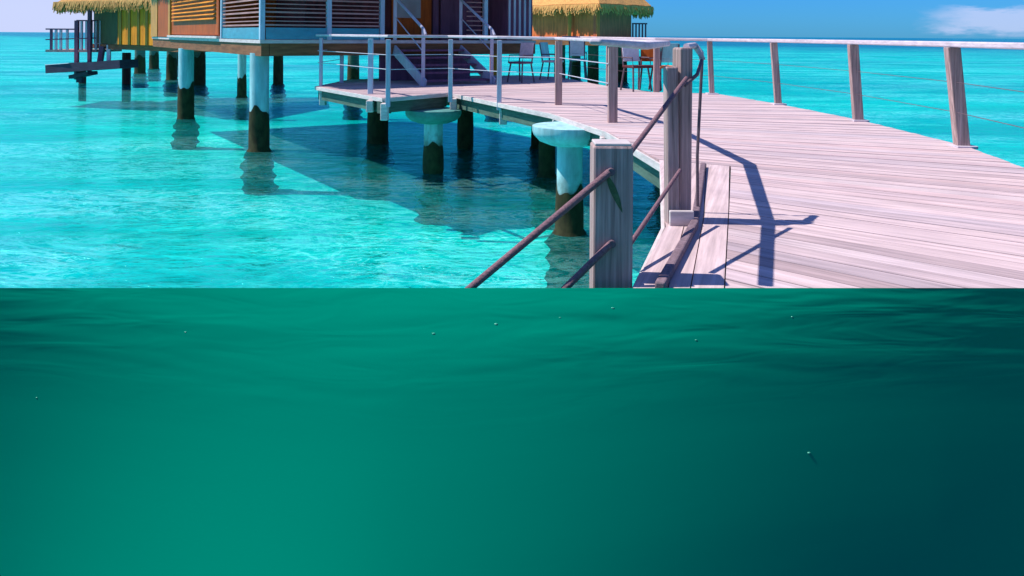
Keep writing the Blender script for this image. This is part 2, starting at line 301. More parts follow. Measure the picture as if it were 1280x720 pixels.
# ------------------------------------------------------------------ deep green swell in front of the camera
def deep_mat():
    m, nt, nd, lk = new_mat('deep_green_water')
    ge = N(nt, 'ShaderNodeNewGeometry'); sx = N(nt, 'ShaderNodeSeparateXYZ'); lk.new(ge.outputs['Position'], sx.inputs[0])
    def noise(scale, detail, st, dist=0.3, rot=0.0):
        mp = N(nt, 'ShaderNodeMapping'); mp.inputs['Scale'].default_value = st; mp.inputs['Rotation'].default_value = (0, rot, 0); lk.new(ge.outputs['Position'], mp.inputs[0])
        n = N(nt, 'ShaderNodeTexNoise', Scale=scale, Detail=detail, Roughness=0.5, Distortion=dist); lk.new(mp.outputs[0], n.inputs['Vector']); return n
    a = noise(1.0, 2, (0.7, 0.7, 6.0), 0.6, R(-6)); b = noise(1.0, 2, (2.0, 2.0, 15.0), 0.8, R(5)); c = noise(1.0, 2, (0.25, 0.3, 1.1), 0.2, R(-20))
    near = N(nt, 'ShaderNodeMapRange'); near.interpolation_type = 'SMOOTHSTEP'; lk.new(sx.outputs[2], near.inputs[0]); near.inputs[1].default_value = 0.97; near.inputs[2].default_value = 1.46; near.inputs[3].default_value = 0.015; near.inputs[4].default_value = 1.0
    s1 = N(nt, 'ShaderNodeMath', operation='MULTIPLY_ADD'); lk.new(b.outputs[0], s1.inputs[0]); s1.inputs[1].default_value = 0.30; lk.new(a.outputs[0], s1.inputs[2])
    s2 = N(nt, 'ShaderNodeMath', operation='MULTIPLY'); lk.new(s1.outputs[0], s2.inputs[0]); lk.new(near.outputs[0], s2.inputs[1])
    s3 = N(nt, 'ShaderNodeMath', operation='MULTIPLY_ADD'); lk.new(c.outputs[0], s3.inputs[0]); s3.inputs[1].default_value = 0.35; lk.new(s2.outputs[0], s3.inputs[2])
    bp = N(nt, 'ShaderNodeBump', Strength=1.0, Distance=0.036); lk.new(s3.outputs[0], bp.inputs['Height'])
    p = N(nt, 'ShaderNodeBsdfPrincipled', Roughness=0.35); p.inputs['Base Color'].default_value = (0.0, 0.186, 0.114, 1); p.inputs['Specular IOR Level'].default_value = 0.0
    p.inputs['IOR'].default_value = 1.33
    lk.new(bp.outputs[0], p.inputs['Normal'])
    o = N(nt, 'ShaderNodeOutputMaterial'); lk.new(p.outputs[0], o.inputs[0])
    return m
RD = 3.30
def crest(x):
    c = at_d(640, 360, RD); e = at_d(1280, 360, RD); t = (x - c.x) / (e.x - c.x)
    return c + (e - c) * t
def steep(x, s):                               # face lean at depth s under the crest, shaped for its shading gradient
    q = x / 2.11 + 0.204
    g = math.exp(-(abs(q) / (0.626 if q < 0 else 0.774)) ** 1.806)
    on = min(1.0, max(0.0, (s - 0.1) / 0.2))
    t = 1.925 * g * (0.359 + 0.641 * math.exp(-s / 0.132)) - 0.013 * on + 0.07 * min(1.0, max(0.0, q)) * on
    return t * (1 if s < 1.6 else max(0.0, 1 - (s - 1.6) / 1.2))
def swell():
    mb = MB(); bm = mb.bm
    xs = [-14, -11, -8, -6, -4.6, -3.6] + [-3 + 0.05 * i for i in range(121)] + [3.6, 4.6, 6, 8, 11, 14]
    ss = [0.0, 0.004] + [0.03 * i for i in range(1, 50)] + [1.6, 1.8, 2.0, 2.3, 2.7]
    grid = []
    for x in xs:
        c = crest(x); y = c.y; prev = 0.0; col = []
        for s in ss:
            y -= steep(x, (s + prev) / 2) * (s - prev); prev = s
            col.append(bm.verts.new((x, y, c.z - s)))
        back = [bm.verts.new((x, c.y + 0.03, c.z - 0.05)), bm.verts.new((x, c.y + 0.35, c.z - 0.6)), bm.verts.new((x, c.y + 1.0, -0.95))]
        grid.append(back[::-1] + col)
    n = len(grid[0])
    for a, b in zip(grid, grid[1:]):
        for k in range(n): bm.faces.new((a[k], b[k], b[(k + 1) % n], a[(k + 1) % n]))
    bm.faces.new(grid[0]); bm.faces.new(grid[-1][::-1])
    return mb.build('deep_water', deep_mat(), smooth=True)
tag(swell(), kind='structure')
tag(sheet('unseen_dark_water', 0, bpy.data.materials['deep_green_water'], [-9000, -300, -40, -14, 14, 40, 300, 9000], [-600, -100, -20, -5, 0, 1.2]), kind='structure')  # unseen dark sheet added to cut bounce light on the swell
# little air bubbles clinging under the crest
bub, bnt, _, blk = new_mat('pale_bubble')
bb = N(bnt, 'ShaderNodeBsdfPrincipled', Roughness=0.2); bb.inputs['Base Color'].default_value = (0.06, 0.36, 0.23, 1); bo = N(bnt, 'ShaderNodeOutputMaterial'); blk.new(bb.outputs[0], bo.inputs[0])
def on_face(px, py):
    d = ray(px, py); t = 1.2
    for _ in range(4000):
        p = CAM + d * t; c = crest(p.x); s = c.z - p.z
        if s > 0:
            y = c.y; k = 0.0
            while k < s: st = min(0.02, s - k); y -= steep(p.x, k + st / 2) * st; k += st
            if p.y >= y: return p
        t += 0.001
    return p
def bubble(r):
    mb = MB(); bmesh.ops.create_icosphere(mb.bm, subdivisions=2, radius=r)
    for v in mb.bm.verts: v.co.x *= 1.5; v.co.z *= 0.8; v.co *= 1 + random.uniform(-.12, .12)
    return mb
for i, (px, py, r) in enumerate([(542, 417, .008), (620, 405, .008), (766, 385, .007), (1011, 566, .008), (232, 415, .006), (990, 396, .005), (870, 425, .005), (46, 497, .005), (700, 397, .005)]):
    o = bubble(r * 0.6).build('bubble', bub, smooth=True); o.location = on_face(px, py)
    tag(o, 'tiny pale air bubble drifting in the deep green water', 'bubble', 'bubbles in the green water')

# ------------------------------------------------------------------ boardwalk
FAN = Vector((-8.3, 12.7))
left_edge = [(0.46, 3.32), (0.53, 3.36), (0.86, 4.45), (1.26, 6.67), (1.06, 8.9), (0.55, 10.9), (-1.15, 14.7), (-2.14, 13.35), (-3.97, 16.2)]
back_edge = [(-3.8, 18.7), (-1.0, 20.9), (0.2, 21.2), (1.2, 20.5), (2.0, 16.9), (2.7, 15.15), (3.8, 14.9), (4.22, 12.65), (4.48, 10.3), (4.46, 7.83), (4.10, 6.0), (3.5, 4.6), (2.75, 3.32)]
strip = [(0.891, 3.32), (1.338, 4.9), (1.80, 6.55)]
poly_walk = strip + [(1.27, 6.86)] + left_edge[4:7] + back_edge[2:]
poly_plat = left_edge[6:] + back_edge[:3]
def clip(poly, nx, ny, d):                     # keep nx*x+ny*y >= d
    out = []
    for i in range(len(poly)):
        a = poly[i]; b = poly[(i + 1) % len(poly)]
        da = nx * a[0] + ny * a[1] - d; db = nx * b[0] + ny * b[1] - d
        if da >= 0: out.append(a)
        if (da >= 0) != (db >= 0):
            t = da / (da - db); out.append((a[0] + (b[0] - a[0]) * t, a[1] + (b[1] - a[1]) * t))
    return out
walk = thing('boardwalk', 'bleached wooden boardwalk curving over the turquoise lagoon to the bungalow platform', 'boardwalk', (1.5, 8, DECK))
def planks(pieces, name, parent):
    """pieces: (polygon, direction along the plank, tone)"""
    bm = bmesh.new(); cl = bm.loops.layers.color.new('plank'); uv = bm.loops.layers.uv.new('UVMap')
    for k, (poly, d, tone) in enumerate(pieces):
        cl_poly = []
        for p in poly:
            if not cl_poly or (Vector(p) - Vector(cl_poly[-1])).length > 1e-4: cl_poly.append(p)
        if len(cl_poly) > 2 and (Vector(cl_poly[0]) - Vector(cl_poly[-1])).length < 1e-4: cl_poly.pop()
        if len(cl_poly) < 3: continue
        dz = random.uniform(-0.003, 0.003); n = len(cl_poly); off = k * 3.7
        top = [bm.verts.new((p[0], p[1], DECK + dz)) for p in cl_poly]; bot = [bm.verts.new((p[0], p[1], DECK - 0.045 + dz)) for p in cl_poly]
        fs = [bm.faces.new(top), bm.faces.new(bot[::-1])] + [bm.faces.new((bot[i], bot[(i + 1) % n], top[(i + 1) % n], top[i])) for i in range(n)]
        for f in fs:
            for l in f.loops:
                l[cl] = (tone[0], tone[1], tone[2], 1); c = l.vert.co
                l[uv].uv = (c.x * d[0] + c.y * d[1] + off, -c.x * d[1] + c.y * d[0] + off)
    bmesh.ops.recalc_face_normals(bm, faces=bm.faces[:])
    me = bpy.data.meshes.new(name); bm.to_mesh(me); bm.free(); me.materials.append(M['deck'])
    o = bpy.data.objects.new(name, me); COL.objects.link(o); o.parent = parent; o.matrix_parent_inverse = Matrix.Translation(-parent.location)
    return o
def tone():
    t = random.gauss(1.0, 0.05); w = random.uniform(-0.03, 0.03)
    if random.random() < 0.07: t -= random.uniform(0.06, 0.13)
    t = max(0.62, min(1.12, t))
    return (min(1.15, t + w), t, min(1.15, t - w * 0.5 + 0.01))
pieces = []
th = R(-75)
while th < R(75):
    dth = 0.0112 * random.uniform(0.94, 1.06); gap = 0.00030
    a0, a1 = th + gap, th + dth - gap
    tn = tone()
    for pm in (poly_walk, poly_plat):
        q = clip(pm, -math.sin(a0), math.cos(a0), -math.sin(a0) * FAN.x + math.cos(a0) * FAN.y)
        if len(q) > 2: q = clip(q, math.sin(a1), -math.cos(a1), math.sin(a1) * FAN.x - math.cos(a1) * FAN.y)
        if len(q) > 2:
            am = (a0 + a1) / 2; pieces.append((q, (math.cos(am), math.sin(am)), tn))
    th += dth
planks(pieces, 'decking', walk)
# boards running lengthwise along the near left edge
lines = [[(0.50, 3.32), (0.86, 4.45), (1.265, 6.85)], [(0.65, 3.32), (1.01, 4.62), (1.47, 6.735)], [(0.745, 3.32), (1.14, 4.72), (1.62, 6.645)], [(0.888, 3.32), (1.335, 4.9), (1.79, 6.555)]]
bp_ = []
for a, b in zip(lines, lines[1:]):
    e = 0.0028
    bp_.append(([(p[0] + e, p[1]) for p in a] + [(p[0] - e, p[1]) for p in b[::-1]], (0.3, 0.954), (1.03, 1.05, 1.06)))
planks(bp_, 'border_boards', walk)
# edge boards, beams under the edges, cream bracket ends
def inset(p, q, d):
    t = Vector((q[0] - p[0], q[1] - p[1])).normalized(); return Vector((t.y, -t.x)) * d
mb = MB(); mf = MB()
for p, q in list(zip(left_edge[1:], left_edge[2:])):
    o = inset(p, q, 0.10); 
    mb.bar((p[0] + o.x, p[1] + o.y, 1.235), (q[0] + o.x, q[1] + o.y, 1.235), 0.09, 0.20)
    o = inset(p, q, -0.012)
    mf.bar((p[0] + o.x, p[1] + o.y, 1.362), (q[0] + o.x, q[1] + o.y, 1.362), 0.02, 0.07)
for p, q in list(zip(back_edge[4:], back_edge[5:])):
    o = inset(p, q, 0.10); mb.bar((p[0] + o.x, p[1] + o.y, 1.235), (q[0] + o.x, q[1] + o.y, 1.235), 0.09, 0.20)
def span(y):                                   # where the deck begins and ends along one cross line
    poly = left_edge[1:] + back_edge; xs_ = []
    for i in range(len(poly)):
        p, q = poly[i], poly[(i + 1) % len(poly)]
        if (p[1] - y) * (q[1] - y) < 0: xs_.append(p[0] + (q[0] - p[0]) * (y - p[1]) / (q[1] - p[1]))
    return min(xs_), max(xs_)
y = 3.9
while y < 20:                                  # cross beams under the planks
    x0, x1 = span(y)
    if not 13.0 < y < 15.2 and x1 - x0 > 1: mb.bar((x0 + 0.35, y, 1.20), (x1 - 0.35, y, 1.20), 0.10, 0.22)
    y += 1.3
mb.prism([(0.52, 3.33), (0.89, 4.47), (1.28, 6.8), (1.77, 6.52), (1.38, 4.9), (0.88, 3.33)], 1.29, 1.345)
mb.build('floor_beam', M['beam'], walk)
mf.build('edge_board', M['fascia'], walk, bevel=0.004)
for px, py, dist, h in [(404, 118, 16.15, .30), (463, 122, 13.75, .20), (481, 132, 13.2, .28), (567, 125, 14.3, .26), (629, 132, 12.7, .28), (696, 141, 10.85, .34), (757, 160, 8.98, .20)]:
    p = at_d(px, py, dist)
    MB().box((p.x - .06, p.y - .09, 1.325 - h), (p.x + .06, p.y + .07, 1.326)).build('beam_end', M['fascia'], walk, bevel=0.012)
# toe rail on the near left edge
k0 = at_z(829, 359.5, 1.44); k1 = at_z(868, 276, 1.44); k2 = at_z(879, 203, 1.44)
MB().bar((k0.x, 3.318, 1.42), (k1.x, k1.y, 1.42), 0.044, 0.042).bar((k1.x, k1.y, 1.4195), (k2.x, k2.y, 1.4195), 0.042, 0.041).build('toe_rail', M['curb'], walk, bevel=0.008)

# ------------------------------------------------------------------ railings
RT = 2.40
lr = thing('boardwalk_railing', 'pale handrail on thin posts along the inner left edge of boardwalk and platform', 'railing', (-1, 13, DECK))
def sq_post(mb, base, top, w, rot=0.0, w2=None):
    b = Vector(base); t = Vector(top); w2 = w2 or w
    X = Vector((math.cos(rot), math.sin(rot), 0)) * w / 2; Y = Vector((-math.sin(rot), math.cos(rot), 0)) * w2 / 2
    return mb.quadbox([b - X - Y, b + X - Y, b + X + Y, b - X + Y, t - X - Y, t + X - Y, t + X + Y, t - X + Y])
for (px, py, w, mat) in [(401, 108, .062, 'steel'), (427, 103.5, .075, 'steel'), (463, 117, .085, 'teal_post'), (485, 124.5, .07, 'steel'), (563, 119, .075, 'steel'), (624, 128, .075, 'steel'), (698, 131, .105, 'post'), (765.5, 153, .112, 'post')]:
    p = at_z(px, py, DECK)
    sq_post(MB(), (p.x, p.y, DECK - (0.12 if w < .1 else 0.03)), (p.x, p.y, RT - 0.02), w).build('post', M[mat], lr, bevel=0.006)
rail_pts = [(-3.93, 18.3, 2.43), (-3.93, 16.2, 2.435), (-2.10, 13.42, 2.43), (-1.12, 14.55, 2.43), (0.60, 11.0, 2.415), (1.10, 8.95, 2.40), (1.24, 6.7, 2.405), (0.955, 4.62, 2.415)]
# in the photo the rail reads as one flowing line: it cuts straight across the notch of the platform
rail_pts = [(-3.93, 18.3, 2.43), (-3.93, 16.2, 2.435), (-2.03, 13.2, 2.43), (-1.10, 13.85, 2.43), (-0.21, 12.75, 2.425), (0.70, 12.35, 2.415), (1.18, 9.75, 2.40), (1.28, 6.7, 2.40), (0.765, 4.62, 2.405), (0.36, 3.46, 2.435)]  # last stretch past the corner post added to cast the deck shadow
def chain_bar(pts, w, h):
    mb = MB(); 
    prev = None; rings = []
    P = [Vector(p) for p in pts]
    for i, p in enumerate(P):
        d1 = (P[i] - P[i - 1]).normalized() if i else (P[1] - P[0]).normalized()
        d2 = (P[i + 1] - P[i]).normalized() if i < len(P) - 1 else d1
        d = (d1 + d2).normalized(); x = d.cross(Vector((0, 0, 1))).normalized(); k = 1 / max(0.4, math.sqrt((1 + d1.dot(d2)) / 2))
        X = x * (w(i) if callable(w) else w) / 2 * k; hh = h(i) if callable(h) else h; Z = Vector((0, 0, hh / 2))
        rings.append([mb.bm.verts.new(p + v) for v in (-X - Z, X - Z, X + Z, -X + Z)])
    for a, b in zip(rings, rings[1:]):
        for k in range(4): mb.bm.faces.new((a[k], a[(k + 1) % 4], b[(k + 1) % 4], b[k]))
    mb.bm.faces.new(rings[0][::-1]); mb.bm.faces.new(rings[-1])
    return mb
chain_bar(rail_pts, lambda i: 0.06 if i > 7 else 0.09, lambda i: 0.026 if i == 9 else 0.045).build('handrail', M['rail'], lr, bevel=0.012)
for z in (2.12, 1.88):
    MB().tube([(p[0], p[1], z) for p in rail_pts[:7]], 0.007, 6).build('wire', M['wire'], lr)
# the stout double post at the corner
pa = at_z(849, 279, DECK)
sq_post(MB(), (pa.x - .036, pa.y + .01, DECK - .25), (pa.x - .045, pa.y + .05, 2.285), .070, R(8)).build('post', M['post'], lr, bevel=0.008)
pp = sq_post(MB(), (pa.x + .030, pa.y + .10, DECK - .25), (pa.x + .034, pa.y + .10, 2.395), .088, R(25)).build('post', M['post'], lr, bevel=0.012)
MB().box((pa.x - .068, pa.y - .075, DECK - .002), (pa.x + .068, pa.y - .045, DECK + .085)).build('base_block', M['fascia'], lr, bevel=0.006)
st = at_z(872, 266, DECK)
MB().tube([(pa.x + .06, pa.y + .12, 2.40), (st.x - .02, st.y + .02, 2.405), (st.x + .012, st.y, 2.36), (st.x + .022, st.y, 2.32)], 0.020, 8).build('rail_end', M['rail'], lr, smooth=True)
MB().tube([(st.x, st.y, DECK - .04), (st.x - .004, st.y, 1.75), (st.x + .022, st.y, 2.33)], 0.0095, 8).build('stanchion', M['cable'], lr)
MB().tube([(st.x + .02, st.y, 2.32), (lerp(st.x, pa.x, .5) + .03, lerp(st.y, pa.y, .5) - .06, 2.24), (pa.x + .03, pa.y + .02, 2.18)], 0.011, 8).build('tie_rope', M['cable'], lr)

rr = thing('lagoon_railing', 'weathered handrail on leaning square posts along the seaward right edge of boardwalk', 'railing', (4.4, 9, DECK))
tops = []
for (bx, by, tx, ty, w) in [(890, 117.5, 887, 52, .105), (973, 130.5, 967, 54, .115), (1073, 151, 1066, 58, .13), (1203, 183.5, 1190, 62, .135)]:
    b = at_z(bx, by, DECK); t = at_d(tx, ty, b.y)
    sq_post(MB(), (b.x, b.y, DECK - .05), (t.x, t.y, RT - .03), w * .88, R(-8)).build('post', M['post'], rr, bevel=0.008)
    tops.append((t.x, t.y, RT)); 
    MB().box((b.x - .10, b.y - .10, DECK - .01), (b.x + .10, b.y + .10, DECK + .018)).build('base_plate', M['rail'], rr, bevel=0.005)
farp = [(1.3, 20.2, 2.42), (2.05, 16.9, 2.41), (2.75, 15.2, 2.405)]
nearp = [(4.05, 5.9, 2.40), (3.45, 4.4, 2.40)]
chain_bar(farp + tops + nearp, 0.10, 0.055).build('handrail', M['rail'], rr, bevel=0.012)
for (x, y, z) in farp[1:] + nearp:
    sq_post(MB(), (x, y, DECK - .05), (x, y, RT - .03), .11).build('post', M['post'], rr, bevel=0.008)
for z in (2.03, 1.74):
    MB().tube([(p[0], p[1], z) for p in farp] + [(p[0] + .03, p[1], z) for p in tops] + [(p[0], p[1], z) for p in nearp], 0.0035, 6).build('wire', M['cable'], rr)

# stair railing that drops from the corner post towards the water
sr = thing('stair_railing', 'thick weathered newel post with brown ropes beside the boardwalk edge', 'railing', (.445, 3.52, 0))
newel = at_d(767, 183, 3.44)
MB().box((newel.x - .086, 3.44, -.6), (newel.x + .086, 3.60, newel.z)).build('post', M['post'], sr, bevel=0.010)
MB().box((newel.x - .079, 3.447, newel.z - .001), (newel.x + .079, 3.593, newel.z + .012)).build('post_cap', M['fascia'], sr, bevel=0.004)
def rope(a, b, sag, r, n=10):
    a = Vector(a); b = Vector(b); pts = []
    for i in range(n + 1):
        t = i / n; p = a.lerp(b, t); p.z -= sag * 4 * t * (1 - t); pts.append(p)
    return MB().tube(pts, r, 10)
a0 = at_d(858, 98, 4.50); a1 = at_d(786, 193, 3.61); b0 = at_d(762, 215, 3.425); b1 = at_d(588, 360, 3.355)
rope(a0, a1, .0, .013).build('rope', M['rope'], sr, smooth=True)
rope(b0, b0 + (b1 - b0) * 1.25, .0, .016).build('rope', M['rope'], sr, smooth=True)
a0 = at_d(850, 213, 4.50); a1 = at_d(783, 312, 3.61); b0 = at_d(763, 305, 3.425); b1 = at_d(707, 360, 3.365)
rope(a0, a1, .0, .011).build('rope', M['rope'], sr, smooth=True)
rope(b0, b0 + (b1 - b0) * 1.6, .0, .015).build('rope', M['rope'], sr, smooth=True)
for px, py in ((763.5, 214.5), (764.5, 304.5)):
    q = at_d(px, py, 3.432); MB().tube([q + Vector((0, -.018, 0)), q + Vector((0, .006, 0))], .017, 12).build('bolt', M['cable'], sr, bevel=0.003)
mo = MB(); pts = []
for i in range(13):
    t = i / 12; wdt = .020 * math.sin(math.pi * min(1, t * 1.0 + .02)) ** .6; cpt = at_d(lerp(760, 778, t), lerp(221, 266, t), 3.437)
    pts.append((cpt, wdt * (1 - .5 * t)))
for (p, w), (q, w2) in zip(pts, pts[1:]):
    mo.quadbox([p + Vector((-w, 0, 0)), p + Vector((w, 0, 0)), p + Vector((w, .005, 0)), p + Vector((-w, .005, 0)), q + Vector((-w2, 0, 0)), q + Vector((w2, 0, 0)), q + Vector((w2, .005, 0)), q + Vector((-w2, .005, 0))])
mo.build('smear_patch', M['green_smear'], sr)  # dull green smear tapering down the post face

# ------------------------------------------------------------------ piles
def pile(x, y, r, top, label, band=0.6, cap=None, cap_z0=0.95, capmat='concrete',  bed=-0.92, group='concrete piles in the lagoon', mat='concrete'):
    t = thing('concrete_pile', label, 'pile', (x, y, bed), group)
    MB().lathe([(r, bed), (r, top)], 24, (x, y, 0)).build('shaft', M[mat], t, smooth=True)
    n = 28; mbb = MB(); rings = []
    for (rr_, z) in [(r + .05 + .05 * math.sin(i * 1.9 + x) + .04 * i / 12, bed + .01 + (-.06 - bed) * (1 - i / 12)) for i in range(12, -1, -1)] + [(r + .02, 0.05), (r + .018, band * .55), (r + .006, band)]:
        ph = x * 7 + y; wb = 0.05 if z < -.1 else 0.0  # dark underwater bulges imitate the pile's wavering reflection
        rings.append([mbb.bm.verts.new((x + (rr_ + wb * (1 + math.sin(3 * ak + ph + 13 * z) * math.sin(2 * ak + 7 * z))) * math.cos(ak), y + (rr_ + wb * (1 + math.sin(3 * ak + ph + 13 * z) * math.sin(2 * ak + 7 * z))) * math.sin(ak), z + ((.10 * math.sin(2 * ak + ph) + .05 * math.sin(5 * ak + 2 * ph) + random.uniform(-.015, .015)) * band if z == band else 0))) for k in range(n) for ak in (k * 2 * math.pi / n,)])
    for a, b in zip(rings, rings[1:]):
        for k in range(n): mbb.bm.faces.new((a[k], a[(k + 1) % n], b[(k + 1) % n], b[k]))
    mbb.build('algae_and_reflection', M['algae'], t, smooth=True)
    if cap:
        MB().lathe([(cap * .55, cap_z0), (cap * .82, cap_z0 + .05), (cap * .96, cap_z0 + .12), (cap, cap_z0 + .17), (cap, cap_z0 + .235), (cap * .97, cap_z0 + .24)], 32, (x, y, 0)).build('cap', M[capmat], t, smooth=True)
    return t
def pile_at(px, wl, r, top, label, **kw):
    p = at_z(px, wl, 0); return pile(p.x, p.y + r, r, top, label, **kw)
p = at_z(708, 300, 0); pile(p.x + .06, p.y + .36, .16, 1.12, 'pale pile under the boardwalk with wide round cap, beside the rope newel post', cap=.47, band=.55, cap_z0=1.10)
p = at_z(540, 218, 0); pile(p.x, p.y + .2, .17, .95, 'pale pile with round cap under the platform notch, dark algae at waterline', cap=.50, band=.50, cap_z0=.888, capmat='shaded_cap')
pile_at(228.5, 149, .21, 2.02, 'stout pale pile below the louvred orange wall, dark lower half', band=.95)
pile_at(320, 190, .195, 2.05, 'stout pale pile under the near corner balcony of the bungalow', band=.85)
pile_at(300.5, 122, .16, 2.05, 'thin shaded pile just behind the balcony corner pile', band=.8, mat='concrete')
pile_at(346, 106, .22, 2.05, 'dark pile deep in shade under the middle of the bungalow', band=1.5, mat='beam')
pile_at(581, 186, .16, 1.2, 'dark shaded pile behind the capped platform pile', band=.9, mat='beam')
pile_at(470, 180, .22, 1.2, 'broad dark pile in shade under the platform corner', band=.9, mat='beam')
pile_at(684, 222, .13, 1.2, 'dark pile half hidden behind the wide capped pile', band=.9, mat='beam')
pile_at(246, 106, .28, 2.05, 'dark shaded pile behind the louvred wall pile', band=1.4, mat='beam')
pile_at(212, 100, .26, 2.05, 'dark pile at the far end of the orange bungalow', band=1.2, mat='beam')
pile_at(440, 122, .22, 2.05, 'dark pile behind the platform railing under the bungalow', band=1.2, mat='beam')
pile_at(618, 124, .20, 1.98, 'red brown pile beside the bright gap below the stairs', band=.6, mat='redwood')
for (x, y) in ((1.9, 7.2), (3.6, 6.0), (3.7, 10.2), (2.6, 13.4), (0.6, 17.5)):
    pile(x, y, .15, 1.2, 'pale pile standing in shade beneath the boardwalk planks', band=.5, group='piles beneath the boardwalk planks')

# ------------------------------------------------------------------ thatched roofs
def roof(name_part, parent, eave, z, peak, ridge_in, mat, fringe_len=0.22, thick=0.20, dens=26):
    cx = sum(p[0] for p in eave) / len(eave); cy = sum(p[1] for p in eave) / len(eave)
    mbb = MB(); n = len(eave); steps = 6; rings = []
    for k in range(steps + 1):
        t = k / steps; sc = 1 - (1 - ridge_in) * t; zz = z + thick + (peak - z) * (t ** 1.0)
        ring = []
        for i in range(n):
            for j in range(8):
                a = eave[i]; b = eave[(i + 1) % n]; q = j / 8
                x = cx + (lerp(a[0], b[0], q) - cx) * sc; y = cy + (lerp(a[1], b[1], q) - cy) * sc
                ring.append(mbb.bm.verts.new((x, y, zz + random.uniform(-.03, .03))))
        rings.append(ring)
    low = [mbb.bm.verts.new((v.co.x, v.co.y, z + random.uniform(-.03, .03))) for v in rings[0]]
    under = mbb.bm.verts.new((cx, cy, z + 0.5))
    m = len(low)
    for a, b in [(low, rings[0])] + list(zip(rings, rings[1:])):
        for k in range(m): mbb.bm.faces.new((a[k], a[(k + 1) % m], b[(k + 1) % m], b[k]))
    mbb.bm.faces.new(rings[-1])
    for k in range(m): mbb.bm.faces.new((low[(k + 1) % m], low[k], under))
    o = mbb.build(name_part, mat, parent)
    fr = MB()
    for i in range(n):
        a = Vector(eave[i]); b = Vector(eave[(i + 1) % n]); L = (b - a).length; d = (b - a) / L; out = Vector((d.y, -d.x))
        if out.dot(Vector((cx, cy)) - a) > 0: out = -out
        s = 0.0
        while s < L:
            p = a + d * s; w = random.uniform(.015, .09); ln = fringe_len * random.uniform(.45, 1.4) * (1 + .25 * math.sin(s * 5.1) * math.sin(s * 1.7)); lean = random.uniform(-.10, .10)
            for lay in range(2):
                q = p + out * (.02 + .05 * lay); top = z + .10 + .12 * lay; bt = top - ln
                v = [(q.x - d.x * w, q.y - d.y * w, top), (q.x + d.x * w, q.y + d.y * w, top), (q.x + out.x * .05 + d.x * (lean + .3 * w), q.y + out.y * .05 + d.y * (lean + .3 * w), bt), (q.x + out.x * .05 + d.x * (lean - .3 * w), q.y + out.y * .05 + d.y * (lean - .3 * w), bt)]
                e = Vector((out.x * .025, out.y * .025, 0))
                fr.quadbox([Vector(v[3]), Vector(v[2]), Vector(v[2]) + e, Vector(v[3]) + e, Vector(v[0]), Vector(v[1]), Vector(v[1]) + e, Vector(v[0]) + e])
            s += random.uniform(.6, 1.3) / dens
    f = fr.build('fringe', mat, None); f.parent = o
    return o

# ------------------------------------------------------------------ main bungalow
K = Vector((-5.1, 16.2)); dL = Vector((-.546, .838)).normalized(); dR = Vector((.838, .546)).normalized()
def bl(a, b, z): q = K + dL * a + dR * b; return Vector((q.x, q.y, z))
def bbox(mb, a0, a1, b0, b1, z0, z1):
    return mb.quadbox([bl(a0, b0, z0), bl(a1, b0, z0), bl(a1, b1, z0), bl(a0, b1, z0), bl(a0, b0, z1), bl(a1, b0, z1), bl(a1, b1, z1), bl(a0, b1, z1)])
EZ = 3.95
bg_ = thing('bungalow', 'large orange timber bungalow on piles with corner balcony and louvred wall', 'bungalow', (K.x, K.y, 2.0))
bbox(MB(), 0, 13, 0, 6.8, 2.26, 2.33).build('floor', M['fascia'], bg_)
mb = MB(); bbox(mb, .03, 13, .03, .19, 2.0, 2.255); bbox(mb, .03, .19, .20, 6.8, 2.0, 2.255); bbox(mb, .20, 12.9, 3.3, 3.5, 2.0, 2.255); bbox(mb, .2, 12.9, 6.5, 6.7, 2.0, 2.255)
for k in range(7): bbox(mb, 1.5 + 1.8 * k, 1.62 + 1.8 * k, .2, 3.29, 2.05, 2.25)
mb.build('floor_beam', M['beam_brown'], bg_)
wall = MB(); bbox(wall, 3.45, 13, .06, 6.75, 2.335, EZ + .1); wall.build('wall', M['redwood'], bg_)
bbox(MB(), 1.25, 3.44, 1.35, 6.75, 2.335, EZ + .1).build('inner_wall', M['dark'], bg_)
# louvred shutter on the sunny wall
lou = bbox(MB(), 3.62, 9.6, .02, .057, 2.42, 3.6).build('shutter_panel', M['redwood'], bg_)
lm = MB(); z = 2.80
while z < 3.6:
    lm.quadbox([bl(3.9, -.045, z), bl(9.3, -.045, z), bl(9.3, .018, z + .03), bl(3.9, .018, z + .03), bl(3.9, -.045, z + .018), bl(9.3, -.045, z + .018), bl(9.3, .018, z + .062), bl(3.9, .018, z + .062)]); z += .105
lv = lm.build('louvre', M['orange'], None); lv.parent = lou
bbox(MB(), 9.62, 9.9, -.03, .055, 2.34, EZ).build('corner_board', M['board'], bg_)
bbox(MB(), 9.95, 11.7, -.02, .055, 2.34, EZ).build('wall_board', M['redwood'], bg_)
bbox(MB(), 11.75, 12.98, -.04, .055, 2.34, EZ).build('corner_board', M['board'], bg_)
bbox(MB(), 3.5, 9.9, -.06, .054, 2.335, 2.39).build('sill', M['fascia'], bg_)
# balcony at the near corner
for (a, b) in ((3.32, .05), (.05, .05), (.05, 1.46), (.05, 2.68), (.05, 5.35)):
    bbox(MB(), a - .05, a + .05, b - .05, b + .05, 2.332, EZ + .05).build('balcony_post', M['teal_post'], bg_, bevel=.008)
mb = MB(); bbox(mb, .12, 3.25, .02, .05, 2.34, 2.585); bbox(mb, .02, .05, .12, 2.6, 2.34, 2.585); mb.build('kick_panel', M['teal_panel'], bg_)
mb = MB(); z = 2.62; k = 0
while z < 3.36:
    w = .022 if k % 3 else .036
    bbox(mb, .11, 3.26, .03, .06, z, z + w); bbox(mb, .03, .06, .11, 2.62, z, z + w); z += .088; k += 1
mb.build('slat_screen', M['slat'], bg_)
